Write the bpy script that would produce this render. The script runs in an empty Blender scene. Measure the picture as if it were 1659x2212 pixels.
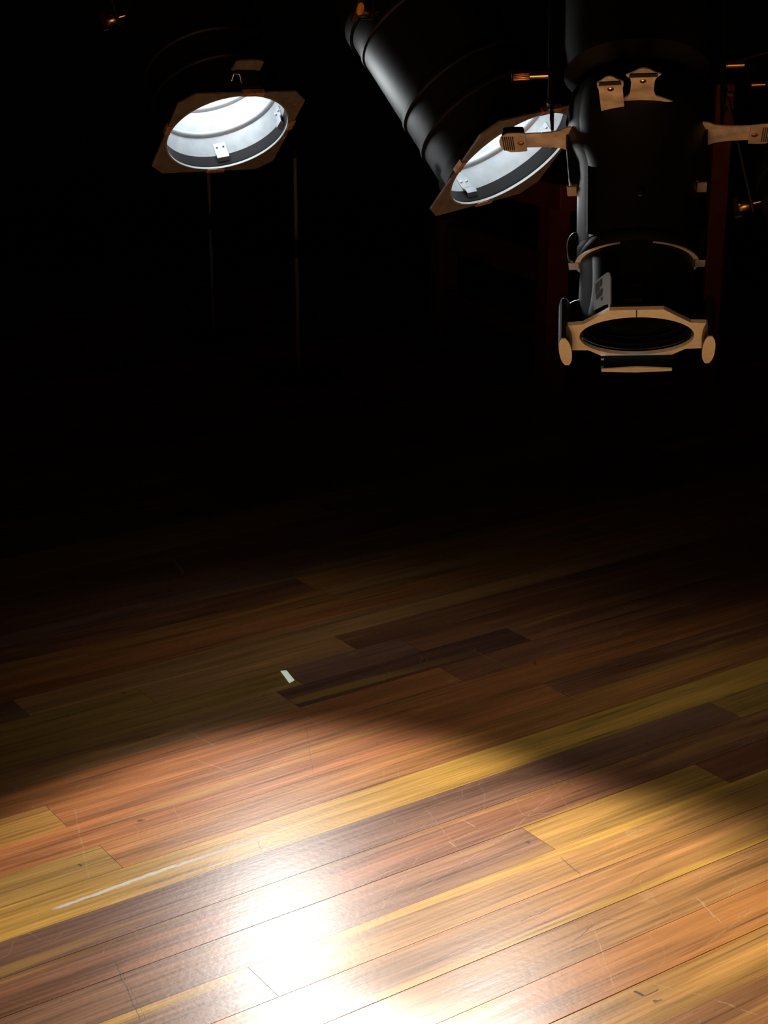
import bpy, bmesh, math, random
from mathutils import Vector, Matrix
random.seed(7)
C = bpy.context.scene.collection
PI = math.pi
# ------------------------------------------------------------------ camera
W, H = 1659, 2212
F = 3500.0
CAMZ = 1.1
TILT = math.atan((H/2 + 50) / F)
cd = bpy.data.cameras.new('camera')
cd.sensor_fit = 'VERTICAL'; cd.sensor_height = 36.0; cd.lens = 36.0 * F / H
cd.clip_start = 0.02; cd.clip_end = 60
cam = bpy.data.objects.new('camera', cd); C.objects.link(cam)
cam.location = (0, 0, CAMZ); cam.rotation_euler = (PI/2 - TILT, 0, 0)
bpy.context.scene.camera = cam
RGT = Vector((1, 0, 0)); FWD = Vector((0, math.cos(TILT), -math.sin(TILT))); UPV = RGT.cross(FWD)
CP = Vector((0, 0, CAMZ))
def ray(px, py): return (FWD + RGT*((px-W/2)/F) + UPV*((H/2-py)/F)).normalized()
def at(px, py, d): return CP + ray(px, py)*d
def ground(px, py):
    r = ray(px, py); return CP + r*(-CAMZ/r.z)

# ------------------------------------------------------------------ materials
def mat(name, col, rough=0.5, metal=0.0, spec=0.5, noise=0.0, nscale=40, bump=0.0, emit=None, est=0.0, wear=None, coat=0.0):
    m = bpy.data.materials.new(name); m.use_nodes = True
    nt = m.node_tree; b = nt.nodes['Principled BSDF']
    b.inputs['Base Color'].default_value = (*col, 1); b.inputs['Roughness'].default_value = rough
    b.inputs['Metallic'].default_value = metal; b.inputs['Specular IOR Level'].default_value = spec
    b.inputs['Coat Weight'].default_value = coat
    if emit: b.inputs['Emission Color'].default_value = (*emit, 1); b.inputs['Emission Strength'].default_value = est
    if noise or bump or wear:
        tc = nt.nodes.new('ShaderNodeTexCoord'); n = nt.nodes.new('ShaderNodeTexNoise')
        n.inputs['Scale'].default_value = nscale; n.inputs['Detail'].default_value = 6
        nt.links.new(tc.outputs['Object'], n.inputs['Vector'])
        src = None
        if noise:
            r = nt.nodes.new('ShaderNodeMapRange')
            r.inputs['From Min'].default_value = .3; r.inputs['From Max'].default_value = .7
            r.inputs['To Min'].default_value = 1-noise; r.inputs['To Max'].default_value = 1+noise
            nt.links.new(n.outputs['Fac'], r.inputs['Value'])
            v = nt.nodes.new('ShaderNodeVectorMath'); v.operation = 'SCALE'; v.inputs[0].default_value = col
            nt.links.new(r.outputs['Result'], v.inputs['Scale']); src = v.outputs['Vector']
        if wear:
            n2 = nt.nodes.new('ShaderNodeTexNoise'); n2.inputs['Scale'].default_value = 22; n2.inputs['Detail'].default_value = 8
            nt.links.new(tc.outputs['Object'], n2.inputs['Vector'])
            cr = nt.nodes.new('ShaderNodeMapRange'); cr.inputs['From Min'].default_value = wear[1]; cr.inputs['From Max'].default_value = wear[1]+.02
            nt.links.new(n2.outputs['Fac'], cr.inputs['Value'])
            mx = nt.nodes.new('ShaderNodeMix'); mx.data_type = 'RGBA'
            nt.links.new(cr.outputs['Result'], mx.inputs['Factor'])
            mx.inputs[6].default_value = (*col, 1); mx.inputs[7].default_value = (*wear[0], 1)
            if src: nt.links.new(src, mx.inputs[6])
            src = mx.outputs[2]
        if src: nt.links.new(src, b.inputs['Base Color'])
        if bump:
            bp = nt.nodes.new('ShaderNodeBump'); bp.inputs['Strength'].default_value = bump; bp.inputs['Distance'].default_value = .001
            nt.links.new(n.outputs['Fac'], bp.inputs['Height']); nt.links.new(bp.outputs['Normal'], b.inputs['Normal'])
    return m
M = {}
M['black'] = mat('black_powder_coat', (.008, .0083, .0088), .45, 0, .4, bump=.05, nscale=900)
M['black_matt'] = mat('matt_black_paint', (.006, .006, .006), .7, 0, .25)
M['can_black'] = mat('can_black_paint', (.008, .0083, .009), .48, 0, .35, noise=.15, nscale=30, bump=.03)
M['frame'] = mat('worn_black_gel_frame', (.20, .18, .175), .6, 0, .3, noise=.25, nscale=60, wear=((.62, .36, .22), .68))
M['holder'] = mat('pale_bounce_holder', (.72, .76, .82), .5, 0, .4, noise=.06, nscale=90)  # paled so the undersides carry light bounced up from the floor
M['liner'] = mat('satin_aluminium_liner', (.46, .49, .51), .42, .3, .5, noise=.10, nscale=55, bump=.12)
M['chrome'] = mat('bright_spring_steel', (.72, .73, .75), .22, .9)
M['lip'] = mat('worn_bright_lip', (.75, .75, .72), .3, .6)
M['band'] = mat('dark_mouth_band', (.008, .008, .009), .5, 0, .3)
M['handle'] = mat('worn_steel_handle', (.68, .63, .62), .5, .1, .5, noise=.35, nscale=45)
M['grip'] = mat('brown_grip', (.55, .50, .46), .5, .1, .4, noise=.2, nscale=60)
M['brass'] = mat('brass', (.62, .42, .20), .25, 1.0)
M['copper'] = mat('copper', (.70, .36, .20), .3, 1.0)
M['lens'] = mat('coated_lens_glass', (.002, .002, .003), .25, 0, .03); M['lens'].node_tree.nodes['Principled BSDF'].inputs['IOR'].default_value = 1.04
M['label'] = mat('silver_sticker', (.26, .27, .28), .5, .0, .4, noise=.08, nscale=200)
M['ink'] = mat('black_ink', (.006, .006, .006), .6)
M['lampface'] = mat('lamp_face', (.9, .9, .9), .4, emit=(.93, .97, 1), est=4.0)
M['wood_dark'] = mat('dark_stained_wood', (.34, .19, .12), .5, noise=.3, nscale=18)
M['wood_red'] = mat('red_painted_wood', (.52, .13, .10), .5, noise=.2, nscale=18)
M['pole'] = mat('pale_tube', (.80, .74, .66), .4, 0)
M['wall'] = mat('black_drape_wall', (.06, .062, .060), .9, 0, .1, noise=.3, nscale=4)
M['tape'] = mat('white_cloth_tape', (.85, .9, .82), .55, noise=.05, nscale=120)
M['clip'] = mat('chipped_copper_clip', (.72, .40, .24), .4, .3, .5, noise=.4, nscale=120)
M['baffle'] = mat('flocked_black', (.004, .004, .004), .9, 0, .05)
M['rubber'] = mat('black_rubber', (.02, .02, .02), .8)
M['gap'] = mat('dusty_gap', (.012, .009, .007), .9, 0, .1)

# ------------------------------------------------------------------ mesh helper
class MB:
    def __init__(s): s.v = []; s.f = []
    def add(s, vs, fs, mtx=None):
        o = len(s.v)
        s.v += [tuple((mtx @ Vector(p)) if mtx else p) for p in vs]
        s.f += [tuple(i+o for i in f) for f in fs]; return s
    def box(s, c, d, mtx=None):
        x, y, z = d[0]/2, d[1]/2, d[2]/2
        vs = [(c[0]+i*x, c[1]+j*y, c[2]+k*z) for i in (-1, 1) for j in (-1, 1) for k in (-1, 1)]
        return s.add(vs, [(0,1,3,2), (4,6,7,5), (0,4,5,1), (2,3,7,6), (0,2,6,4), (1,5,7,3)], mtx)
    def rev(s, prof, seg=72, a0=0., a1=2*PI, closed=False, mtx=None):
        full = abs(a1-a0-2*PI) < 1e-6; n = seg if full else seg+1; vs = []; fs = []
        for i in range(n):
            a = a0+(a1-a0)*i/seg
            for r, z in prof: vs.append((r*math.cos(a), r*math.sin(a), z))
        m = len(prof)
        for i in range(seg):
            j = (i+1) % n
            for k in range(m if closed else m-1):
                l = (k+1) % m
                fs.append((i*m+k, j*m+k, j*m+l, i*m+l))
        if closed and not full:
            fs.append(tuple(range(m))[::-1]); fs.append(tuple((n-1)*m+k for k in range(m)))
        return s.add(vs, fs, mtx)
    def prism(s, poly, z0, z1, mtx=None):
        n = len(poly)
        vs = [(x, y, z0) for x, y in poly]+[(x, y, z1) for x, y in poly]
        fs = [tuple(range(n))[::-1], tuple(range(n, 2*n))]+[(i, (i+1) % n, n+(i+1) % n, n+i) for i in range(n)]
        return s.add(vs, fs, mtx)
    def plate_hole(s, outer, r, z0, z1, seg=96, cx=0, cy=0, ell=1.0):
        # flat plate of polygon outline with a round hole
        vs = []; fs = []
        def hit(a):
            d = Vector((math.cos(a), math.sin(a))); best = None; n = len(outer)
            for i in range(n):
                p = Vector(outer[i]); q = Vector(outer[(i+1) % n]); e = q-p
                den = d.x*e.y-d.y*e.x
                if abs(den) < 1e-12: continue
                t = (p.x*e.y-p.y*e.x)/den; u = (p.x*d.y-p.y*d.x)/den
                if t > 0 and -1e-6 <= u <= 1+1e-6 and (best is None or t < best): best = t
            return d*best
        angs = sorted(set([2*PI*i/seg for i in range(seg)]+[math.atan2(y, x) % (2*PI) for x, y in outer]))
        n = len(angs)
        for a in angs:
            h = hit(a); c = (r*math.cos(a), r*math.sin(a))
            vs += [(c[0], c[1], z0), (h.x, h.y, z0), (c[0], c[1], z1), (h.x, h.y, z1)]
        for i in range(n):
            a = 4*i; b = 4*((i+1) % n)
            fs += [(a, b, b+1, a+1), (a+2, a+3, b+3, b+2), (a+1, b+1, b+3, a+3), (a, a+2, b+2, b)]
        return s.add(vs, fs)
    def tube(s, pts, r, seg=12, cap=True):
        pts = [Vector(p) for p in pts]; vs = []; fs = []; n = len(pts)
        t0 = (pts[1]-pts[0]).normalized(); ref = Vector((0, 0, 1)) if abs(t0.z) < .9 else Vector((1, 0, 0))
        nrm = t0.cross(ref).normalized()
        for i, p in enumerate(pts):
            t = (pts[min(i+1, n-1)]-pts[max(i-1, 0)]).normalized()
            nrm = (nrm-t*nrm.dot(t)).normalized(); bn = t.cross(nrm)
            for k in range(seg):
                a = 2*PI*k/seg; vs.append(tuple(p+(nrm*math.cos(a)+bn*math.sin(a))*r))
        for i in range(n-1):
            for k in range(seg):
                l = (k+1) % seg; fs.append((i*seg+k, i*seg+l, (i+1)*seg+l, (i+1)*seg+k))
        if cap: fs.append(tuple(range(seg))[::-1]); fs.append(tuple((n-1)*seg+k for k in range(seg)))
        return s.add(vs, fs)
    def build(s, name, m, parent=None, smooth=True, bevel=0.0, bseg=2, angle=35):
        me = bpy.data.meshes.new(name); me.from_pydata(s.v, [], s.f)
        bm = bmesh.new(); bm.from_mesh(me); bmesh.ops.recalc_face_normals(bm, faces=bm.faces)
        bm.to_mesh(me); bm.free()
        me.materials.append(m)
        if smooth:
            for p in me.polygons: p.use_smooth = True
            me.set_sharp_from_angle(angle=math.radians(angle))
        o = bpy.data.objects.new(name, me); C.objects.link(o)
        if parent: o.parent = parent
        if bevel:
            b = o.modifiers.new('bevel', 'BEVEL'); b.width = bevel; b.segments = bseg; b.limit_method = 'ANGLE'; b.angle_limit = math.radians(40)
            b.harden_normals = False
        return o
def thing(name, label, cat, mtx=None, group=None):
    o = bpy.data.objects.new(name, None); C.objects.link(o); o.empty_display_size = .05
    if mtx is not None: o.matrix_world = mtx
    tag(o, label, cat, group); return o
def tag(o, label, cat, group=None, kind=None):
    o['label'] = label; o['category'] = cat
    if group: o['group'] = group
    if kind: o['kind'] = kind
    return o
def rotz(a): return Matrix.Rotation(a, 4, 'Z')
def tr(*v): return Matrix.Translation(v)
def along_x(c): return tr(*c) @ Matrix.Rotation(PI/2, 4, 'Y')      # local z -> world x

def pose(px, py, d, phi, theta):
    """frame of a lantern: origin at its mouth, -Z the beam, X its image-right; phi leans the axis, theta turns the mouth to the lens"""
    v = ray(px, py)
    a = RGT*math.sin(phi)-UPV*math.cos(phi); a = (a-v*a.dot(v)).normalized()
    b = a*math.cos(theta)-v*math.sin(theta)
    Z = -b; X = v.cross(a)*-1.0
    X = (X-Z*X.dot(Z)).normalized()
    if X.dot(RGT) < 0: X = -X
    Y = Z.cross(X)
    m = Matrix((X, Y, Z)).transposed().to_4x4(); m.translation = at(px, py, d)
    return m

# ------------------------------------------------------------------ floor
AZ = Vector(((6150-W/2)/F, math.cos(TILT)+(H/2+50)/F*math.sin(TILT))).normalized()
PER = Vector((AZ.y, -AZ.x))
def us(px, py):
    g = ground(px, py).to_2d(); return g.dot(AZ), g.dot(PER)
def build_floor():
    seams = {}
    sa = us(1400, 2114.5)[1]; si = us(560, 1779)[1]
    pitch = (sa-si)/8.0
    YEL = (.66, .34, .060); OR = (.53, .205, .052); RED = (.46, .158, .046); BR = (.30, .115, .050); PUR = (.26, .12, .070)
    DK = (.17, .07, .042); OL = (.46, .24, .055); ORY = (.57, .265, .060); TAN = (.48, .225, .075)
    # row k lies between seam k and k+1 counted away from the camera (0 = first seam, lower right)
    U = lambda x, y: us(x, y)[0]
    rows = {
        -2: [(-9, (.42, .17, .055))], -1: [(-9, ORY)],
        0: [(-9, OR)], 1: [(-9, (.50, .225, .065))], 2: [(-9, (.50, .22, .062))],
        3: [(-9, (.36, .165, .075)), (U(568, 2120), (.53, .245, .06))],
        4: [(-9, (.34, .15, .068)), (U(1150, 1803), (.57, .285, .06)), (U(1575, 1690), (.30, .105, .045))],
        5: [(-9, (.36, .14, .06))],
        6: [(-9, (.27, .122, .066)), (U(1560, 1530), OL)],
        7: [(-9, YEL)],
        8: [(-9, OL), (U(240, 1850), OR)],
        9: [(-9, RED), (U(1200, 1490), BR)],
        10: [(-9, ORY), (U(76, 1718), RED)],
        11: [(-9, RED), (U(1000, 1470), BR)],
        12: [(-9, TAN), (U(620, 1510), DK), (U(1150, 1385), BR)],
        13: [(-9, OL), (U(650, 1475), PUR), (U(900, 1400), BR)],
        14: [(-9, OL), (U(300, 1490), TAN), (U(800, 1420), BR)],
    }
    pal = [OR, RED, BR, BR, TAN, PUR, RED, BR]
    wide = {0: .0016, 1: .0009, 2: .0012, 3: .0009, 5: .0010, 6: .0009, 9: .0005, 8: .0005}
    bm = bmesh.new(); uv = bm.loops.layers.uv.new('Grain'); col = bm.loops.layers.float_color.new('tone'); rnd = bm.loops.layers.uv.new('Plank')
    rg = random.Random(11)
    for k in range(-42, 78):
        s1 = sa-k*pitch; s0 = s1-pitch
        segs = rows.get(k)
        if segs is None:
            u = -9; segs = []
            while u < 12:
                segs.append((u, rg.choice(pal))); u += rg.uniform(1.2, 3.4)
        segs = list(segs)
        last = max(segs[-1][0]+rg.uniform(1.2, 2.0), 3.2+rg.uniform(0, 1)) if k in rows else segs[-1][0]+rg.uniform(1.2, 2.0)
        while last < 12: segs.append((last, rg.choice(pal))); last += rg.uniform(.9, 2.2)
        g1 = wide.get(k, .0003)/2; g0 = wide.get(k+1, .0003)/2
        for i, (u0, c) in enumerate(segs):
            u1 = segs[i+1][0] if i+1 < len(segs) else 12
            r1, r2 = rg.random(), rg.random(); j = rg.uniform(.93, 1.07)
            a = u0+.0003; b = u1-.0003
            P = []
            nseg = max(1, int((b-a)/.5))
            strips = {2: ('lo', .0125, YEL), 3: ('hi', .0165, YEL), 5: ('hi', .0120, (.43, .19, .063))}.get(k)
            for q in range(nseg):
                ua, ub = a+(b-a)*q/nseg, a+(b-a)*(q+1)/nseg
                top = [(ua, s0+g0), (ub, s0+g0), (ub, s1-g1), (ua, s1-g1)]
                if strips and b > U(560, 2130):
                    sm = s0+strips[1] if strips[0] == 'hi' else s1-strips[1]
                    lo4 = [(ua, s0+g0), (ub, s0+g0), (ub, sm), (ua, sm)]; hi4 = [(ua, sm), (ub, sm), (ub, s1-g1), (ua, s1-g1)]
                    faces = [[(p, 0.) for p in lo4], [(p, 0.) for p in hi4]]; stripe_i = 0 if strips[0] == 'hi' else 1
                else:
                    faces = [[(p, 0.) for p in top]]; stripe_i = -1
                faces += [[(top[0], 0.), (top[0], -.006), (top[1], -.006), (top[1], 0.)], [(top[2], 0.), (top[2], -.006), (top[3], -.006), (top[3], 0.)]]
                if q == 0: faces.append([(top[3], 0.), (top[3], -.006), (top[0], -.006), (top[0], 0.)])
                if q == nseg-1: faces.append([(top[1], 0.), (top[1], -.006), (top[2], -.006), (top[2], 0.)])
                for fi, f in enumerate(faces):
                    vs = []; cc = strips[2] if fi == stripe_i else c
                    for (uu, ss), z in f:
                        w = AZ*uu+PER*ss; vs.append(bm.verts.new((w.x, w.y, z)))
                    fc = bm.faces.new(vs)
                    for l, ((uu, ss), z) in zip(fc.loops, f):
                        l[uv].uv = (uu+r1*23, ss+r2*17); l[col] = (cc[0]*j, cc[1]*j, cc[2]*j, 1); l[rnd].uv = (r1, r2)
    # dark sub-floor seen through the gaps
    q = [bm.verts.new((x, y, -.006)) for x, y in ((-12, -12), (12, -12), (12, 14), (-12, 14))]
    fc = bm.faces.new(q); fc.material_index = 1
    bmesh.ops.recalc_face_normals(bm, faces=[fc])
    for co, no in (((-3.5, 0, 0), (-1, 0, 0)), ((3.5, 0, 0), (1, 0, 0)), ((0, -1.5, 0), (0, -1, 0)), ((0, 7, 0), (0, 1, 0))):
        bmesh.ops.bisect_plane(bm, geom=bm.verts[:]+bm.edges[:]+bm.faces[:], plane_co=co, plane_no=no, clear_outer=True)
    for f in bm.faces:
        if f.material_index == 0 and abs(f.normal.z) > .9 and f.normal.z < 0: f.normal_flip()
    me = bpy.data.meshes.new('floor'); bm.to_mesh(me); bm.free()
    me.materials.append(floor_mat()); me.materials.append(M['gap'])
    o = bpy.data.objects.new('floor', me); C.objects.link(o)
    tag(o, 'scratched varnished hardwood plank floor with orange, yellow and brown boards', 'floor', kind='structure')
    return o

def floor_mat():
    m = bpy.data.materials.new('varnished_hardwood'); m.use_nodes = True; nt = m.node_tree; N = nt.nodes; Lk = nt.links.new
    b = N['Principled BSDF']
    def node(t, **k):
        n = N.new(t)
        for a, v in k.items(): setattr(n, a, v)
        return n
    def math_(op, a, bb=None, c=None, clamp=False):
        n = node('ShaderNodeMath', operation=op); n.use_clamp = clamp
        for i, x in enumerate((a, bb, c)):
            if x is None: continue
            if isinstance(x, (int, float)): n.inputs[i].default_value = x
            else: Lk(x, n.inputs[i])
        return n.outputs[0]
    def rng(x, a, bb, c=0., d=1., smooth=False):
        n = node('ShaderNodeMapRange'); n.interpolation_type = 'SMOOTHSTEP' if smooth else 'LINEAR'
        for i, v in zip(('From Min', 'From Max', 'To Min', 'To Max'), (a, bb, c, d)): n.inputs[i].default_value = v
        Lk(x, n.inputs['Value']); return n.outputs['Result']
    uvn = node('ShaderNodeUVMap'); uvn.uv_map = 'Grain'
    def noise(sx, sy, det=4., ro=.55, dist=0., sc=1.):
        mp = node('ShaderNodeMapping'); mp.inputs['Scale'].default_value = (sx, sy, 1); Lk(uvn.outputs[0], mp.inputs['Vector'])
        n = node('ShaderNodeTexNoise'); n.inputs['Scale'].default_value = sc; n.inputs['Detail'].default_value = det; n.inputs['Roughness'].default_value = ro; n.inputs['Distortion'].default_value = dist
        Lk(mp.outputs[0], n.inputs['Vector']); return n.outputs['Fac']
    tone = node('ShaderNodeVertexColor'); tone.layer_name = 'tone'
    broad = noise(2.2, 34, 3, .5, .6)        # wide streaks along the board
    fine = noise(5, 210, 6, .62, .25)          # pores and fibres
    fleck = noise(45, 420, 2, .5)
    cloud = noise(3, 7, 3, .5)
    g = math_('ADD', math_('MULTIPLY', rng(broad, .32, .68, -.30, .34), 1.), rng(fine, .3, .7, -.32, .32))
    g = math_('ADD', g, rng(cloud, .3, .7, -.10, .10))
    g = math_('ADD', g, 1.0)
    vs = node('ShaderNodeVectorMath', operation='SCALE'); Lk(tone.outputs['Color'], vs.inputs[0]); Lk(g, vs.inputs['Scale'])
    base = vs.outputs['Vector']
    def mix(fac, a, col):
        n = node('ShaderNodeMix', data_type='RGBA'); Lk(fac, n.inputs['Factor']) if not isinstance(fac, float) else None
        Lk(a, n.inputs[6]); n.inputs[7].default_value = (*col, 1); return n.outputs[2]
    # yellow sapwood streaks, dark grain lines, pale flecks
    base = mix(math_('MULTIPLY', rng(noise(1.3, 26, 2, .5, .8), .60, .70, 0, 1, True), .55), base, (.62, .33, .06))
    base = mix(math_('MULTIPLY', rng(noise(4, 140, 3, .5, .4), .63, .72, 0, 1, True), .65), base, (.10, .042, .028))
    base = mix(math_('MULTIPLY', rng(fleck, .66, .76), .35), base, (.62, .36, .12))
    # wear: pale scuffs and dark dents
    geo = node('ShaderNodeNewGeometry'); pos = geo.outputs['Position']
    def wn(sc, det=2.):
        n = node('ShaderNodeTexNoise'); n.inputs['Scale'].default_value = sc; n.inputs['Detail'].default_value = det; Lk(pos, n.inputs['Vector']); return n.outputs['Fac']
    dents = rng(wn(34, 3), .735, .755)
    base = mix(math_('MULTIPLY', dents, .8), base, (.08, .05, .035))
    # single scratches: straight strokes (from, to, half width in mm, strength, kind)
    P = lambda x, y: ground(x, y)
    strokes = [  # pale
        ((395, 1575), (465, 1612), 1.6, .35, 0), ((420, 1640), (505, 1670), 1.4, .30, 0), ((660, 1545), (705, 1580), .9, .25, 0),
        ((1000, 1395), (1290, 1530), 1.6, .28, 0), ((795, 2005), (905, 1850), .8, .28, 0), ((740, 1930), (1110, 1755), 1.0, .25, 0),
        ((850, 1955), (1120, 1790), .8, .3, 0), ((915, 1740), (1025, 1880), .6, .25, 0), ((1190, 1680), (1235, 1760), .6, .25, 0),
        ((1500, 1935), (1560, 1995), .9, .7, 0), ((1515, 1945), (1545, 1985), .7, .6, 0), ((1282, 2005), (1330, 2140), .7, .55, 0), ((1280, 2050), (1310, 2110), .6, .4, 0),
        ((1410, 2125), (1520, 2150), .8, .75, 0), ((1520, 2150), (1640, 2195), .8, .75, 0), ((1100, 1800), (1220, 1690), .7, .3, 0),
        ((1500, 2060), (1640, 1955), .9, .35, 0), ((1125, 2090), (1290, 2030), .8, .3, 0), ((160, 1745), (195, 1905), 2.0, .18, 0),
        ((995, 1770), (1028, 1786), 1.2, .5, 0), ((965, 1815), (982, 1828), 1.2, .5, 0), ((370, 1735), (400, 1790), 1.0, .25, 0), ((1610, 1560), (1659, 1530), .8, .3, 0),
        # dark
        ((245, 2070), (305, 2212), 1.3, .45, 1), ((258, 2090), (318, 2212), .7, .4, 1), ((306, 2180), (370, 2212), .7, .3, 1),
        ((1122, 1991), (1190, 1962), 1.0, .8, 1), ((1240, 2033), (1285, 1995), .8, .7, 1), ((1300, 1988), (1365, 1983), .6, .6, 1), ((1360, 1910), (1395, 1880), .6, .5, 1),
        ((620, 1640), (680, 1660), .5, .2, 1), ((660, 1560), (678, 1680), .8, .3, 1), ((555, 1815), (567, 1840), .7, .6, 1),
        ((1210, 1850), (1255, 1890), 1.6, .5, 1), ((1370, 2140), (1392, 2152), 3.2, .9, 1), ((1392, 2152), (1425, 2137), 1.6, .6, 1),
    ]
    wob = wn(60, 3)
    def stroke(p, q, hw):
        p, q = P(*p), P(*q); d = q-p; ln = d.length; d = d/ln
        s = node('ShaderNodeVectorMath', operation='SUBTRACT'); Lk(pos, s.inputs[0]); s.inputs[1].default_value = p
        du = node('ShaderNodeVectorMath', operation='DOT_PRODUCT'); Lk(s.outputs[0], du.inputs[0]); du.inputs[1].default_value = d
        dv = node('ShaderNodeVectorMath', operation='DOT_PRODUCT'); Lk(s.outputs[0], dv.inputs[0]); dv.inputs[1].default_value = (-d.y, d.x, 0)
        t = math_('DIVIDE', du.outputs['Value'], ln)
        bulge = math_('MULTIPLY', math_('MULTIPLY', t, math_('SUBTRACT', 1., t)), 4.0)       # 0 at the ends, 1 in the middle, negative outside
        wv = math_('ABSOLUTE', math_('ADD', dv.outputs['Value'], math_('MULTIPLY_ADD', wob, .006, -.003)))
        prof = math_('SUBTRACT', 1., math_('DIVIDE', wv, hw*.001), clamp=True)
        return math_('MULTIPLY', prof, math_('MULTIPLY', bulge, 3.0, clamp=True)), bulge
    brk = rng(wn(150, 2), .36, .52)
    pale = None; dark = None
    for p, q, hw, st, kd in strokes:
        f, _ = stroke(p, q, hw); f = math_('MULTIPLY', f, st*1.5, clamp=True)
        if kd == 0: pale = f if pale is None else math_('MAXIMUM', pale, f)
        else: dark = f if dark is None else math_('MAXIMUM', dark, f)
    base = mix(math_('MULTIPLY', pale, brk), base, (.72, .50, .28))
    base = mix(dark, base, (.06, .035, .022))
    # the long splintered scrape on the yellow board: two strokes that meet
    f1, _ = stroke((110, 1966), (400, 1862), 3.6); f2, _ = stroke((300, 1896), (580, 1805), 3.4)
    scr = math_('MULTIPLY', math_('MAXIMUM', f1, f2), rng(noise(40, 330, 4, .6), .30, .48))
    base = mix(math_('MULTIPLY', scr, 1.8, clamp=True), base, (.80, .76, .68))
    # random hair scratches
    vor = node('ShaderNodeTexNoise'); vor.inputs['Scale'].default_value = 9; vor.inputs['Detail'].default_value = 1; Lk(pos, vor.inputs['Vector'])
    hair = rng(math_('ABSOLUTE', math_('SUBTRACT', vor.outputs['Fac'], .5)), 0, .0035, 1, 0)
    base = mix(math_('MULTIPLY', math_('MULTIPLY', hair, brk), .22), base, (.75, .52, .28))
    Lk(base, b.inputs['Base Color'])
    rgh = math_('ADD', rng(fine, .3, .7, FR-.05, FR+.06), math_('MULTIPLY', scr, .3))
    Lk(rgh, b.inputs['Roughness'])
    b.inputs['Specular IOR Level'].default_value = .24
    hgt = math_('ADD', math_('MULTIPLY', fine, .5), math_('SUBTRACT', math_('MULTIPLY', wn(120, 3), .5), math_('MULTIPLY', dark, .12)))
    bp = node('ShaderNodeBump'); bp.inputs['Strength'].default_value = .22; bp.inputs['Distance'].default_value = .0012; Lk(hgt, bp.inputs['Height'])
    Lk(bp.outputs['Normal'], b.inputs['Normal'])
    return m
FR = .315
floor = build_floor()

# ------------------------------------------------------------------ room shell
def wall(name, c, d, label):
    o = MB().box(c, d).build(name, M['wall'], smooth=False); tag(o, label, 'wall' if name != 'ceiling' else 'ceiling', kind='structure')
wall('wall_back', (0, 7.05, 2.0), (7.2, .1, 4.1), 'unlit black back wall of the stage')
wall('wall_left', (-3.55, 2.75, 2.0), (.1, 8.5, 4.1), 'unlit black wall at the left of the stage')
wall('wall_right', (3.55, 2.75, 2.0), (.1, 8.5, 4.1), 'unlit black wall at the right of the stage')
wall('ceiling', (0, 2.75, 4.05), (7.2, 8.5, .1), 'unlit black ceiling over the stage')

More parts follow.
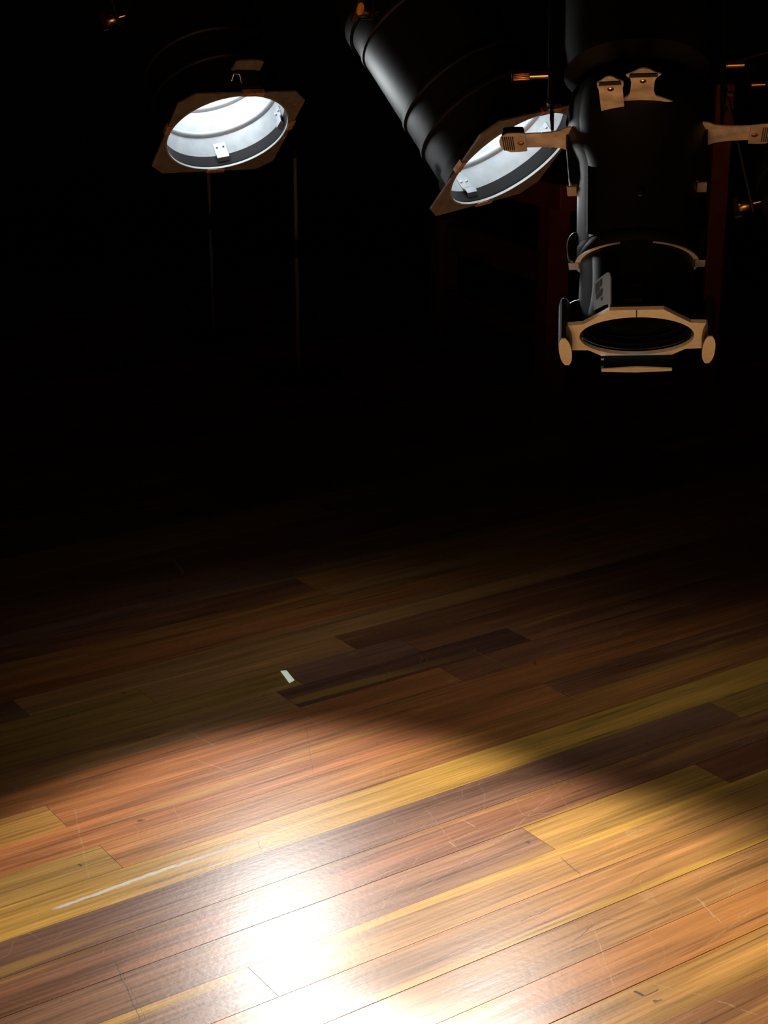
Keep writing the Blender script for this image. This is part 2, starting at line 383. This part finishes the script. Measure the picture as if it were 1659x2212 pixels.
# ------------------------------------------------------------------ PAR cans
RH = .11
def rect_cut(hs, cut, ang, cx=0., cy=0.):
    p = [(-hs+cut, -hs), (hs-cut, -hs), (hs, -hs+cut), (hs, hs-cut), (hs-cut, hs), (-hs+cut, hs), (-hs, hs-cut), (-hs, -hs+cut)]
    c, s = math.cos(ang), math.sin(ang)
    return [(x*c-y*s+cx, x*s+y*c+cy) for x, y in p]
def par_can(label, mtx, frame_ang, pivot_ang, clips, latch_ang, lit=True, tab=True, hs=.1165):
    t = thing('stage_lantern', label, 'stage light', mtx, 'round can stage lanterns on the rig')
    R = .112
    # outer shell, open at the mouth, waisted rear cap
    b = MB().rev([(R, .006), (R, .072), (R+.0035, .074), (R+.0035, .080), (R, .082), (R, .128), (R+.0035, .130), (R+.0035, .136), (R, .138), (R, .262),
                  (R+.003, .264), (R+.003, .270), (R, .272), (R, .36), (R-.006, .372), (.086, .40), (.078, .44), (.05, .452), (0, .454)], 96)
    b.build('can_body', M['can_black'], t)
    MB().rev([(R+.006, -.002), (R+.006, .016), (R-.001, .016), (R-.001, .006), (RH+.0006, .004), (RH+.0006, -.002)], 96, closed=True).build('mouth_ring', M['can_black'], t)
    MB().rev([(RH, .0), (RH, .021), (RH+.0016, .021)], 96).build('mouth_band', M['band'], t)
    # bright liner with two rolled beads
    def bead(z): return [(RH-.0005, z-.007), (RH-.004, z-.004), (RH-.0052, z), (RH-.004, z+.004), (RH-.0005, z+.007)]
    prof = [(RH+.0012, .019), (RH-.0005, .020)]+bead(.066)+bead(.121)+[(RH-.002, .17), (RH-.008, .205)]
    MB().rev(prof, 128).build('liner', M['liner'], t)
    MB().rev([(RH-.006, .206), (.07, .212), (0, .214)], 64).build('lamp_face', M['lampface'] if lit else M['lens'], t)
    # square cut-corner frame in front of the mouth
    MB().plate_hole(rect_cut(hs, hs*.22, frame_ang), RH-.001, -.006, -.003).build('gel_frame', M['frame'], t, smooth=False)
    MB().rev([(RH-.0016, -.0065), (RH-.0016, -.0028), (RH-.0005, -.0022), (RH+.0012, -.0065)], 128, closed=True).build('frame_lip', M['lip'], t)
    # folded retaining channels along two sides of the frame
    for q in range(4):
        mx = rotz(frame_ang+PI/2*q)
        wx = (.020, .013, .017, .012)[q]; ox = (.012, -.02, -.01, .016)[q]
        mb = MB(); mb.box((ox, -hs+.0035, -.0075), (wx*2, .008, .0014), mx); mb.box((ox, -hs-.0012, -.004), (wx*2, .0016, .008), mx)
        mb.build('frame_clip', M['clip'], t, smooth=False)
    for a in clips:
        mx = rotz(a)
        c = MB()
        w = .011
        pr = [(RH-.0025, .044), (RH-.0025, .026), (RH-.006, .021), (RH-.0062, .012), (RH-.002, .006), (RH-.0012, .006), (RH-.005, .0125), (RH-.0048, .0205), (RH-.0013, .0255), (RH-.0013, .044)]
        vs = []; n = len(pr)
        for sgn in (-1, 1):
            for r, z in pr: vs.append((r, sgn*w, z))
        fs = [tuple(range(n))[::-1], tuple(range(n, 2*n))]+[(i, (i+1) % n, n+(i+1) % n, n+i) for i in range(n)]
        c.add(vs, fs, mx)
        ob = c.build('retaining_clip', M['chrome'], t, smooth=False)
        for sy in (-.006, .006):
            MB().rev([(.0021, 0), (.0019, .0012), (.001, .0019), (0, .002)], 14, mtx=mx @ tr(RH-.003, sy, .036) @ Matrix.Rotation(-PI/2, 4, 'Y')).build('rivet', M['lip'], ob)
    # sprung latch on top of the frame, with its tab bent outward
    if latch_ang is not None:
        mx = rotz(latch_ang)
        if tab: MB().box((0, -.1285, .014), (.040, .003, .034), mx).build('latch_plate', M['can_black'], t, smooth=False, bevel=.001)
        tabp = [(-.026, -.127), (-.0255, -.150), (-.019, -.1545), (.019, -.1545), (.0255, -.151), (.026, -.127)]
        if tab: MB().prism([(x, y) for x, y in tabp], .031, .034, mx).build('latch_tab', M['frame'], t, smooth=False)
        sp = MB(); sp.tube([mx @ Vector(p) for p in ((-.032, -.128, .010), (-.030, -.138, .016), (-.020, -.140, .014), (-.016, -.130, .004))], .0016, 8)
        if tab: sp.build('latch_spring', M['chrome'], t)
    # yoke
    up = mtx.to_3x3().inverted() @ Vector((0, 0, 1))
    zy = .285
    ax = Vector((math.cos(pivot_ang), math.sin(pivot_ang), 0))
    u = (up-ax*up.dot(ax)).normalized()
    y = MB(); rr = .128
    n = ax.cross(u).normalized()
    def strap(p, q, wdt, th_dir, th):
        p, q = Vector(p), Vector(q); d = (q-p).normalized(); s = d.cross(th_dir).normalized()
        vs = [pp+s*(wdt/2*i)+th_dir*(th/2*k) for pp in (p, q) for i in (-1, 1) for k in (-1, 1)]
        y.add([tuple(v) for v in vs], [(0,1,3,2), (4,6,7,5), (0,4,5,1), (2,3,7,6), (0,2,6,4), (1,5,7,3)])
    cz = Vector((0, 0, zy)); Ly = .235
    for sg in (-1, 1): strap(cz+ax*(sg*rr)-u*.015, cz+ax*(sg*rr)+u*Ly, .025, ax, .004)
    strap(cz-ax*(rr+.002)+u*Ly, cz+ax*(rr+.002)+u*Ly, .025, u, .004)
    yo = y.build('yoke', M['can_black'], t, smooth=False, bevel=.001)
    for sg in (-1, 1):
        k = Matrix.Translation(cz+ax*(sg*(R))) @ Vector((0, 0, 1)).rotation_difference(ax*sg).to_matrix().to_4x4()
        MB().rev([(0, 0), (.005, 0), (.005, .018), (.011, .019), (.012, .022), (.012, .034), (.010, .038), (0, .038)], 20, mtx=k).build('knob', M['brass'], yo)
        kb = MB(); kb.box((0, 0, .041), (.040, .004, .012), k); kb.build('knob_wing', M['brass'], yo, smooth=False, bevel=.0015)
    MB().rev([(R+.001, .300), (R+.005, .302), (R+.005, .318), (R+.001, .320)], 96).build('yoke_band', M['can_black'], t)
    top = mtx @ (cz+u*Ly)
    return t, top
mxL = pose(490, 282, 2.917, math.radians(17), math.radians(31.3))
mxM = pose(1100, 338, 2.60, math.radians(33), math.radians(21.8))
PARL = par_can('lit black can lantern at far left, its square frame facing the floor', mxL, math.radians(26), PI, [math.radians(a) for a in (101, 28, 225)], math.radians(28), True)
PARM = par_can('lit black can lantern leaning behind the downward-pointing profile lantern', mxM, math.radians(45), math.radians(243), [math.radians(a) for a in (140, 50, 262)], math.radians(-45), True, tab=False)

# ------------------------------------------------------------------ profile lantern
mxR = pose(1375, 725, 2.15, 0, math.radians(19.2))
def profile():
    t = thing('profile_lantern', 'unlit black profile lantern hanging nose down at the right with shutter handles', 'stage light', mxR)
    S = 2.15/F; Zp = S/math.cos(math.radians(19.2))
    X = lambda px: (px-1375)*S
    Z = lambda py: (725-py)*Zp
    # nose: lens tube
    MB().rev([(.0755, .006), (.0765, .010), (.0768, .030), (.0755, .050), (.0742, .070), (.0742, .104), (.0700, .106)], 96).build('lens_tube', M['black'], t)
    MB().rev([(.0750, .0062), (.0722, .0064), (.0722, .013), (.0700, .014), (.0700, .104)], 96).build('lens_baffle', M['baffle'], t)
    MB().rev([(0, .014), (.030, .0155), (.055, .020), (.0695, .028), (.0695, .034), (0, .034)], 72).build('lens', M['lens'], t)
    for r, z in ((.0705, .0125), (.0695, .022)):
        MB().rev([(r-.0035, z), (r-.0028, z-.0012), (r, z-.0012), (r, z)], 72, closed=True).build('lens_ring', M['baffle'], t)
    # collar with two ears
    MB().rev([(.0742, .100), (.0790, .102), (.0812, .106), (.0812, .116), (.0790, .120), (.0742, .120)], 96, closed=True, mtx=Matrix.Diagonal((1, .93, 1, 1))).build('collar', M['black'], t)
    MB().rev([(.0735, .0992), (.0808, .0992), (.0808, .1012), (.0735, .1012)], 96, closed=True, mtx=Matrix.Diagonal((1, .912, 1, 1))).build('collar_lit_underside', M['holder'], t)  # pale ring under the black collar, painted in for floor bounce
    def ear(sg, z0, z1, x0, x1, y0, name):
        n = 14; pts = []
        zc = (z0+z1)/2; rz = (z1-z0)/2
        for i in range(n+1):
            a = -PI/2+PI*i/n; pts.append((x0+(x1-x0)*math.cos(a)**.7, zc+rz*math.sin(a)))
        mb = MB(); vs = []; m = len(pts)
        for yy in (-y0, y0):
            for x, z in pts: vs.append((sg*x, yy, z))
        mb.add(vs, [tuple(range(m)), tuple(range(m, 2*m))[::-1]]+[(i, (i+1) % m, m+(i+1) % m, m+i) for i in range(m)])
        return mb.build(name, M['black'], t, bevel=.002)
    M['ear'] = mat('pale_bounce_casting', (.5, .46, .44), .5, .1, .4)  # pale tone for pod undersides only, standing for floor bounce light
    ear(-1, .0985, .143, .074, .0915, .012, 'ear'); ear(1, .0985, .143, .074, .0905, .012, 'ear')
    for sg in (-1, 1): MB().box((sg*.0822, 0, .0982), (.0135, .022, .0022)).build('ear_lit_underside', M['holder'], t, smooth=False, bevel=.001)  # pale plate under each black ear, bounce light put into its colour
    # upper tube with a flat seam rib
    MB().rev([(.0785, .118), (.0785, .215), (.0800, .235), (.0880, .262), (.0925, .285), (.0930, .300), (.0925, .318), (.0880, .338), (.078, .352), (.070, .356)], 96).build('shutter_body', M['black'], t)
    xr = X(1280); yr = -math.sqrt(.0785**2-xr**2)
    MB().box((xr, yr-.0015, .168), (.0018, .010, .094), tr(xr, yr, 0) @ rotz(math.atan2(yr, xr)+PI/2) @ tr(-xr, -yr, 0)).build('seam_rib', M['black'], t, smooth=False, bevel=.0004)
    for sg in (-1, 1):      # side pods that run down over the tube
        n = 12; pts = [(.074, .206)]+[(.0805+.0095*math.sin(PI/2*i/n), .206+.016*(1-math.cos(PI/2*i/n))) for i in range(n+1)]+[(.0935, .262), (.094, .300), (.090, .322), (.074, .330)]
        vs = []; m = len(pts)
        for yy in (-.016, .016):
            for x, z in pts: vs.append((sg*x, yy, z))
        MB().add(vs, [tuple(range(m)), tuple(range(m, 2*m))[::-1]]+[(i, (i+1) % m, m+(i+1) % m, m+i) for i in range(m)]).build('side_pod', M['black'], t, bevel=.003, bseg=3)
        MB().box((sg*.0855, 0, .2055), (.013, .028, .003)).build('pod_lit_underside', M['ear'], t, smooth=False, bevel=.001)  # pale plate under the black pod, painted as lit from below
    # reflector housing and lamp cap
    MB().rev([(.068, .350), (.082, .356), (.098, .372), (.101, .40), (.101, .49), (.090, .54), (.065, .575), (.045, .58), (.045, .66), (.040, .668), (0, .668)], 96).build('lamp_housing', M['black_matt'], t)
    # shutter blades with handles: horizontal plates, underside towards the floor
    def blade(ang, z, prof, name='shutter_handle', mtl='handle', ox=0):
        # prof: half widths along the radial distance
        mb = MB(); L = [(r, w) for r, w in prof]
        poly = [(w, -r) for r, w in L]+[(-w, -r) for r, w in reversed(L)]; mx = tr(ox, 0, 0) @ rotz(ang)
        return mb.prism(poly, z-.0009, z+.0009, mx).build(name, M[mtl], t, smooth=False), mx
    # left
    def side(ang, z):
        p, mx = blade(ang, z, [(.086, .036), (.094, .033), (.102, .026), (.113, .0225), (.124, .021), (.150, .020)])
        gp = [(-.0265, -.148), (-.0285, -.160), (-.0285, -.171), (-.018, -.181), (-.006, -.184), (.006, -.184), (.018, -.181), (.0285, -.171), (.0285, -.160), (.0265, -.148)]
        g = MB().prism(gp, z-.0035, z-.0015, mx).build('grip', M['grip'], p, smooth=False, bevel=.0006)
        rb = MB()
        for i in range(6): rb.box((0, -.165-i*.0027, z-.0041), (.040, .0013, .0012), mx)
        rb.build('grip_rib', M['rubber'], g, smooth=False)
        MB().rev([(.0045, 0), (.0045, -.0012), (.003, -.0022), (.0018, -.0022), (.0014, -.001), (0, -.001)], 20, mtx=mx @ tr(0, -.155, z-.0034)).build('rivet', M['copper'], g)
        MB().prism([(-.019, -.150), (-.021, -.166), (-.018, -.180), (.018, -.180), (.021, -.166), (.019, -.150)], z-.0014, z+.012, mx).build('grip_cover', M['rubber'], p, bevel=.003)
    side(math.radians(-90), .2815); side(math.radians(90), .2815)
    # two facing the camera
    def front(ang, z, ox, big):
        if big:
            pf = [(.086, .040), (.094, .030), (.103, .0175), (.115, .0148), (.140, .0145), (.150, .016), (.156, .0205), (.160, .022)]
        else:
            pf = [(.080, .0150), (.140, .0150), (.146, .0165), (.156, .0165)]
        p, mx = blade(ang, z, pf, ox=ox)
        w = .021 if big else .0165; r0 = .160 if big else .156
        hump = [(w, -r0), (w*.55, -r0-.007), (w*.3, -r0-.013), (0, -r0-.015), (-w*.3, -r0-.013), (-w*.55, -r0-.007), (-w, -r0)]
        MB().prism([(w, -r0+.001)]+hump+[(-w, -r0+.001)], z-.0009, z+.0009, mx).build('handle_tip', M['handle'], p, smooth=False)
        MB().prism([(-w*.85, -r0+.004), (-w*.8, -r0-.004), (w*.8, -r0-.004), (w*.85, -r0+.004)], z-.0028, z-.0012, mx).build('handle_insert', M['rubber'], p, smooth=False)
        MB().rev([(.0042, 0), (.0042, -.001), (.0030, -.002), (0, -.002)], 18, mtx=mx @ tr(0, -r0+.016, z-.001)).build('rivet', M['brass'], p)
    front(math.radians(-2), .281, -.0275, False); front(math.radians(2), .288, .003, True)
    # gel frame holder at the nose
    ring = [(.0, 0)]
    outer = [(-.0335-.0, -.1005), (.0335, -.1005), (.050, -.076), (.068, -.050), (.0945, -.046), (.0945, .050), (.064, .052), (.047, .076), (-.047, .076), (-.064, .052), (-.0945, .050), (-.0945, -.046), (-.068, -.050), (-.050, -.076)]
    # the throat: annulus whose outer edge follows the casting
    MB().plate_hole(outer, .0738, -.0015, .0035, 120).build('gel_holder', M['holder'], t, smooth=False, bevel=.0006)
    MB().box((0, -.089, -.0022), (.0014, .022, .0012)).build('holder_slit', M['ink'], t, smooth=False)
    MB().box((0, -.1000, .0045), (.066, .0016, .003)).build('holder_lip', M['black'], t, smooth=False, bevel=.0005)
    for sg in (-1, 1):
        n = 10; pts = []
        for i in range(n+1): a = -PI/2+PI*i/n; pts.append((.0085*math.cos(a)**.8 if math.cos(a) > 0 else 0, .054*math.sin(a)))
        pts = [(max(x, .003), y) if abs(y) > .05 else (x, y) for x, y in pts]
        ov = pts+[(-x, y) for x, y in reversed(pts)]
        MB().prism([(x+sg*.0920, y) for x, y in ov], -.0205, .034).build('side_rail', M['rail'] if 'rail' in M else M['black'], t, bevel=.0008)
        MB().prism([(x*.97+sg*.0920, y*.985) for x, y in ov], -.0216, -.0203).build('rail_lit_underside', M['holder'], t, smooth=False)  # pale copy of the rail outline, its underside painted as lit
        # cheek that arches from the tube to the rail
        n = 14; q = []
        for i in range(n+1): a = PI/2*i/n; q.append((.073+.0265*math.sin(a), .012+.033*math.cos(a)))
        q = [(.070, .004), (.070, .045)]+q+[(.0995, .004)]
        vs = []; m = len(q)
        for yy in (-.018, .030):
            for x, z in q: vs.append((sg*x, yy, z))
        MB().add(vs, [tuple(range(m)), tuple(range(m, 2*m))[::-1]]+[(i, (i+1) % m, m+(i+1) % m, m+i) for i in range(m)]).build('cheek', M['black'], t, bevel=.0015)
    # far-side channel: upright with a bottom lip
    MB().box((0, .0835, -.008), (.096, .0025, .026)).build('channel_upright', M['baffle'], t, smooth=False, bevel=.0004)
    lip = [(-.047, .074), (0, .0655), (.047, .074), (.047, .084), (0, .089), (-.047, .084)]
    MB().prism(lip, -.0216, -.0200).build('channel_lip', M['holder'], t, smooth=False)
    for z in (-.0165, -.006):
        MB().box((-.0455, .0800, z), (.004, .006, .0016)).build('channel_stud', M['chrome'], t, smooth=False)
    # upright bracket plate beside the latch, turned to the left, with printed marks and a slot
    tn = math.tan(math.radians(19.2))
    A = Vector((X(1289), -.0560, 0)); B = Vector((X(1325), -.1010, 0)); AB = B-A; nB = Vector((AB.y, -AB.x, 0)).normalized()
    if nB.x > 0: nB = -nB
    def plate(u0, u1, quad, off, th, name, m, par):
        vs = []
        for o_ in (off, off+th):
            for u, py in quad:
                p = A+AB*u+nB*o_; vs.append((p.x, p.y, Z(py)+p.y*tn))
        n = len(quad)
        return MB().add(vs, [tuple(range(n))[::-1], tuple(range(n, 2*n))]+[(i, (i+1) % n, n+(i+1) % n, n+i) for i in range(n)]).build(name, m, par, smooth=False)
    st = plate(0, 1, [(0, 614), (.12, 610), (.80, 595), (.95, 597), (1, 606), (1, 655), (.98, 668), (.90, 676), (.86, 660), (.6, 662), (0, 672)], 0, .0016, 'bracket_plate', M['label'], t)
    for q in (((.10, 618), (.34, 610), (.36, 630), (.12, 640)), ((.38, 609), (.52, 606), (.50, 620), (.38, 624)), ((.14, 642), (.52, 626), (.56, 630), (.50, 640), (.2, 650)), ((.44, 646), (.54, 644), (.54, 650), (.44, 653))):
        plate(0, 1, q, .0017, .0002, 'printed_mark', M['ink'], st)
    # little latch plate with a turned-up lip in the middle of the tube
    zc = Z(637)-.078*math.tan(math.radians(19.2))
    lp = MB().box((X(1369.5), -.0785, zc), (.0275, .006, .023)).build('latch_box', M['black'], t, smooth=False, bevel=.0025)
    MB().box((X(1369.5), -.0815, zc-.0122), (.0235, .010, .0018)).build('latch_lip', M['holder'], lp, smooth=False, bevel=.0006)
    # screws on the tube
    MB().rev([(.0052, 0), (.0052, .0015), (.0040, .0026), (0, .0026)], 20, mtx=tr(X(1383), -.0785, Z(430)-.027) @ Matrix.Rotation(PI/2, 4, 'X')).build('screw', M['can_black'], t)
    # yoke arms, pivots and knobs
    y = MB()
    for sg in (-1, 1):
        y.box((sg*.1165, 0, .53), (.0042, .030, .40))
        y.box((sg*.1135, .0, .337), (.004, .034, .070))
    y.box((0, 0, .73), (.237, .030, .0042))
    yo = y.build('yoke', M['black_matt'], t, smooth=False, bevel=.001)
    zk = Z(144)
    MB().rev([(0, 0), (.0055, 0), (.0055, .026), (.0042, .0262), (0, .0262)], 24, mtx=tr(-.1185, 0, zk) @ Matrix.Rotation(-PI/2, 4, 'Y')).build('knob_shank', M['brass'], yo)
    kb = MB(); nn = 40; prof = []
    vs = []; fs = []
    for zi, z in enumerate((.0255, .027, .048, .0495)):
        for i in range(nn):
            r = (.0066 if i % 2 else .0058) if zi in (1, 2) else .0054
            a = 2*PI*i/nn; vs.append((r*math.cos(a), r*math.sin(a), z))
    for zi in range(3):
        for i in range(nn): fs.append((zi*nn+i, zi*nn+(i+1) % nn, (zi+1)*nn+(i+1) % nn, (zi+1)*nn+i))
    fs += [tuple(range(nn))[::-1], tuple(range(3*nn, 4*nn))]
    kb.add(vs, fs, tr(-.1185, 0, zk) @ Matrix.Rotation(-PI/2, 4, 'Y')).build('knob', M['copper'], yo)
    MB().rev([(0, .0495), (.012, .0495), (.012, .051), (0, .051)], 24, mtx=tr(-.1185, 0, zk+.004) @ Matrix.Rotation(-PI/2, 4, 'Y')).build('knob_washer', M['black'], yo)
    MB().rev([(0, 0), (.0062, 0), (.0062, .0022), (.0055, .003), (.0055, .0245), (0, .0245)], 24, mtx=tr(.1185, 0, Z(138)) @ Matrix.Rotation(PI/2, 4, 'Y')).build('knob_shank', M['brass'], yo)
    MB().rev([(0, 0), (.0036, 0), (.0036, .018), (.0028, .019), (0, .019)], 20, mtx=tr(X(1622), 0, Z(185)) @ Matrix.Rotation(PI/2, 4, 'Y')).build('lock_pin', M['copper'], yo)
    MB().box((X(1618), .008, Z(165)), (.004, .004, .060)).build('lock_arm', M['black_matt'], yo, smooth=False)
    MB().box((X(1590), .006, Z(142)), (.060, .003, .010)).build('lock_link', M['black_matt'], yo, smooth=False)
    for px, py, r in ((1577, 207, .004), (1184, 213, .0045), (1563, 240, .004), (1188, 226, .003)):
        MB().rev([(0, 0), (r, 0), (r, .007), (r*.7, .009), (0, .009)], 6, mtx=tr(X(px)-(.0045 if px > 1375 else -.0045), -.004, Z(py)) @ Matrix.Rotation(PI/2 if px > 1375 else -PI/2, 4, 'Y')).build('bolt', M['brass'] if px > 1375 else M['chrome'], yo, smooth=False)
    return t, mxR @ Vector((0, 0, .732))
PROF = profile()

# ------------------------------------------------------------------ pipes and clamps above the picture
def clamp_on(lan, pipe_dir, zpipe):
    root, top = lan
    t = bpy.data.objects.new('hook_clamp', None); C.objects.link(t); t.parent = root
    t.matrix_local = root.matrix_world.inverted() @ Matrix.Translation(top)
    h = zpipe-top.z
    b = MB(); d = Vector((pipe_dir.x, pipe_dir.y, 0)).normalized(); n = Vector((-d.y, d.x, 0))
    b.tube([Vector((0, 0, .002)), Vector((0, 0, h-.034))], .006, 10)
    b.build('stem', M['can_black'], t)
    pts = [n*(.031*math.sin(a))+Vector((0, 0, h-.031*math.cos(a))) for a in [PI*1.5*i/16 for i in range(17)]]
    MB().tube(pts, .0058, 10).build('hook', M['can_black'], t)
    return t
zp = max(PARL[1].z, PARM[1].z, PROF[1].z)+.10
def pipe(p, q, label, dz=0., ext=1.2):
    p, q = Vector(p), Vector(q); d = (q-p).normalized(); p = p-d*1.2; q = q+d*ext
    p.z = q.z = zp+dz
    o = MB().tube([p, q], .024, 24).build('lighting_pipe', M['can_black']); tag(o, label, 'pipe'); return d
dd = pipe(PARL[1], PARM[1], 'black pipe carrying the two lit can lanterns', 0, .12)
clamp_on(PARL, dd, zp); clamp_on(PARM, dd, zp)
d2 = pipe(PROF[1]-Vector((.2, 0, 0)), PROF[1]+Vector((.2, .02, 0)), 'black pipe carrying the profile lantern', .14)
clamp_on(PROF, d2, zp+.14)

# unlit can beyond the right edge; only its knob and arm reach into the picture
mxX = pose(1860, 730, 2.75, math.radians(12), math.radians(22))
PARX = par_can('unlit black can lantern at the right edge, only its brass knob in view', mxX, math.radians(20), PI, [math.radians(a) for a in (90, 330, 210)], None, False)
clamp_on(PARX, d2, zp+.14)

# ------------------------------------------------------------------ things in the dark behind
def stand(px, ptop, ybase, label, r, m):
    g = ground(px, ybase); rr = ray(px, ptop); z = CAMZ+rr.z/rr.y*g.y
    t = thing('stand', label, 'stand', Matrix.Translation((g.x, g.y, 0)), None)
    MB().tube([(0, 0, .012), (0, 0, z)], r, 16).build('pole', M[m], t)
    MB().rev([(0, 0), (.125, 0), (.125, .008), (.105, .015), (.02, .022), (0, .022)], 40).build('base', M['can_black'], t)
    MB().rev([(0, z*.55), (r+.005, z*.55), (r+.005, z*.55+.05), (0, z*.55+.05)], 20).build('collar', M['can_black'], t)
    MB().rev([(0, z-.005), (.018, z-.003), (.022, z+.012), (.018, z+.028), (0, z+.03)], 20).build('head', M['can_black'], t)
    return t
stand(645, 338, 812, 'thin upright stand in the dark, right of the far left lantern', .0055, 'pole')
stand(462, 300, 725, 'thin upright stand in the dark directly below the far left lantern', .0055, 'pole')
def trestle():
    g1 = ground(1186, 838); g2 = ground(958, 735)
    t = thing('wooden_trestle', 'dark wooden frame with red post standing behind the lanterns', 'trestle', Matrix.Translation((g1.x, g1.y, 0)))
    d = (g2-g1); L = d.length; a = math.atan2(d.y, d.x); mx = rotz(a)
    hz = lambda py, g: CAMZ+ray(1186, py).z/ray(1186, py).y*g.y
    h1 = hz(440, g1); h0 = hz(383, g1); h2 = CAMZ+ray(958, 470).z/ray(958, 470).y*g2.y
    MB().box((0, 0, h1/2), (.066, .066, h1), mx).build('post', M['wood_red'], t, smooth=False, bevel=.004)
    MB().box((0, 0, (h1+h0)/2), (.14, .30, h0-h1), rotz(a+PI/2)).build('cap_block', M['wood_red'], t, smooth=False, bevel=.004)
    MB().box((L, 0, h2/2), (.066, .066, h2), mx).build('post', M['wood_dark'], t, smooth=False, bevel=.004)
    z1 = h2-.055
    MB().box((L/2, 0, z1), (L-.07, .03, .085), mx).build('rail', M['wood_dark'], t, smooth=False, bevel=.003)
    MB().box((L/2, 0, z1*.42), (L-.07, .03, .055), mx).build('rail', M['wood_dark'], t, smooth=False, bevel=.003)
    # return rail to the right with a rear post
    r3 = Vector((.46, .10, 0))
    MB().box((r3.x/2, r3.y/2, h1-.11), (.40, .03, .05), tr(r3.x/2, r3.y/2, 0) @ rotz(math.atan2(r3.y, r3.x)) @ tr(-r3.x/2, -r3.y/2, 0)).build('rail', M['wood_dark'], t, smooth=False, bevel=.003)
    MB().box((r3.x, r3.y, (h0+.24)/2), (.05, .05, h0+.24)).build('post', M['wood_red'], t, smooth=False, bevel=.004)
trestle()

# ------------------------------------------------------------------ tape marks on the floor
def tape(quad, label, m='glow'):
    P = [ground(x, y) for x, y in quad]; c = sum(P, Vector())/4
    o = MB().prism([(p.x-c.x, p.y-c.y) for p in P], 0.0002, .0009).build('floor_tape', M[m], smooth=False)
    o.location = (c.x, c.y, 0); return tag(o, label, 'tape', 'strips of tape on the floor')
M['glow'] = mat('pale_tape_added_glow', (.85, .92, .80), .55, emit=(.80, .92, .74), est=.42, noise=.05, nscale=120)  # emission added to brighten the pale tape beyond the light reaching it
M['dull'] = mat('grey_cloth_tape', (.35, .36, .36), .6, noise=.05, nscale=120)
tape([(606, 1450), (619, 1449), (636, 1470), (625, 1476)], 'short pale tape strip with added glow on the boards near the edge of the light')
tape([(376, 1217), (384, 1215), (400, 1239), (394, 1241)], 'barely visible grey tape strip on the dark boards at left', 'dull')

# ------------------------------------------------------------------ lights
def light(kind, name, mtx, z, energy, col, r, cone=None, blend=.3, aim=None):
    l = bpy.data.lights.new(name, kind); l.energy = energy; l.color = col; l.shadow_soft_size = r
    if kind == 'SPOT': l.spot_size = cone; l.spot_blend = blend
    o = bpy.data.objects.new(name, l); C.objects.link(o)
    p = mtx @ Vector((0, 0, z)); o.location = p
    d = (aim-p) if aim is not None else (mtx.to_3x3() @ Vector((0, 0, -1)))
    o.rotation_euler = d.to_track_quat('-Z', 'Y').to_euler()
    return o
WH = (1.0, .97, .93)
light('POINT', 'lantern_bulb', mxL @ tr(-.04, .01, 0), .165, .36, (.93, .98, 1.0), .03)
light('POINT', 'lantern_bulb', mxM @ tr(-.03, 0, 0), .165, .36, (.93, .98, 1.0), .03)
mouL = mxL @ tr(.072, 0, -.02); mouM = mxM @ tr(.03, 0, 0)
CW = (.82, .95, 1.0)
light('SPOT', 'lantern_beam', mouL, .012, 80, WH, .05, math.radians(53), .36, ground(730, 2500))
light('SPOT', 'added_bounce_spot', mouL, .012, 4700, CW, .05, math.radians(24), 1.0, Vector((.14, .62, 0)))  # extra spot added; its floor bounce brightens the profile lantern's undersides
light('SPOT', 'lantern_beam', mouM, .012, 47, WH, .05, math.radians(54), .5, ground(1350, 2500))
light('SPOT', 'added_bounce_spot', mouM, .012, 3000, CW, .05, math.radians(25), 1.0, Vector((-.20, .62, 0)))  # second added spot on the near floor, for the same upward bounce
light('SPOT', 'lantern_spill', mouL, .012, .8, WH, .05, math.radians(120), .6, ground(700, 1900))
light('SPOT', 'lantern_spill', mouM, .012, 1.2, WH, .05, math.radians(120), .6, ground(1200, 1900))
light('SPOT', 'added_side_spot', mxL, -.012, 4, (.93, .98, 1), .07, math.radians(44), .8, at(850, 190, 2.62))  # extra narrow spot added to light the middle can's left edge
light('SPOT', 'added_side_spot', mxL, -.012, 34, (.93, .98, 1), .07, math.radians(26), .8, at(1270, 540, 2.15))  # extra narrow spot added to light the profile tube's left strip
light('SPOT', 'added_side_spot', mxM, -.012, 2.0, (.93, .98, 1), .07, math.radians(50), .8, at(1265, 560, 2.15))  # weak extra spot added, lifting the same tube from the middle can

w = bpy.data.worlds.new('world'); bpy.context.scene.world = w; w.use_nodes = True
w.node_tree.nodes['Background'].inputs[0].default_value = (.5, .5, .5, 1); w.node_tree.nodes['Background'].inputs[1].default_value = .002
sc = bpy.context.scene
sc.view_settings.view_transform = 'Standard'; sc.view_settings.look = 'None'; sc.view_settings.gamma = 1; sc.view_settings.exposure = 0
sc.view_settings.use_curve_mapping = False
sc.cycles.max_bounces = 10; sc.cycles.diffuse_bounces = 5; sc.cycles.glossy_bounces = 5
sc.cycles.sample_clamp_indirect = 20.0; sc.cycles.use_denoising = True
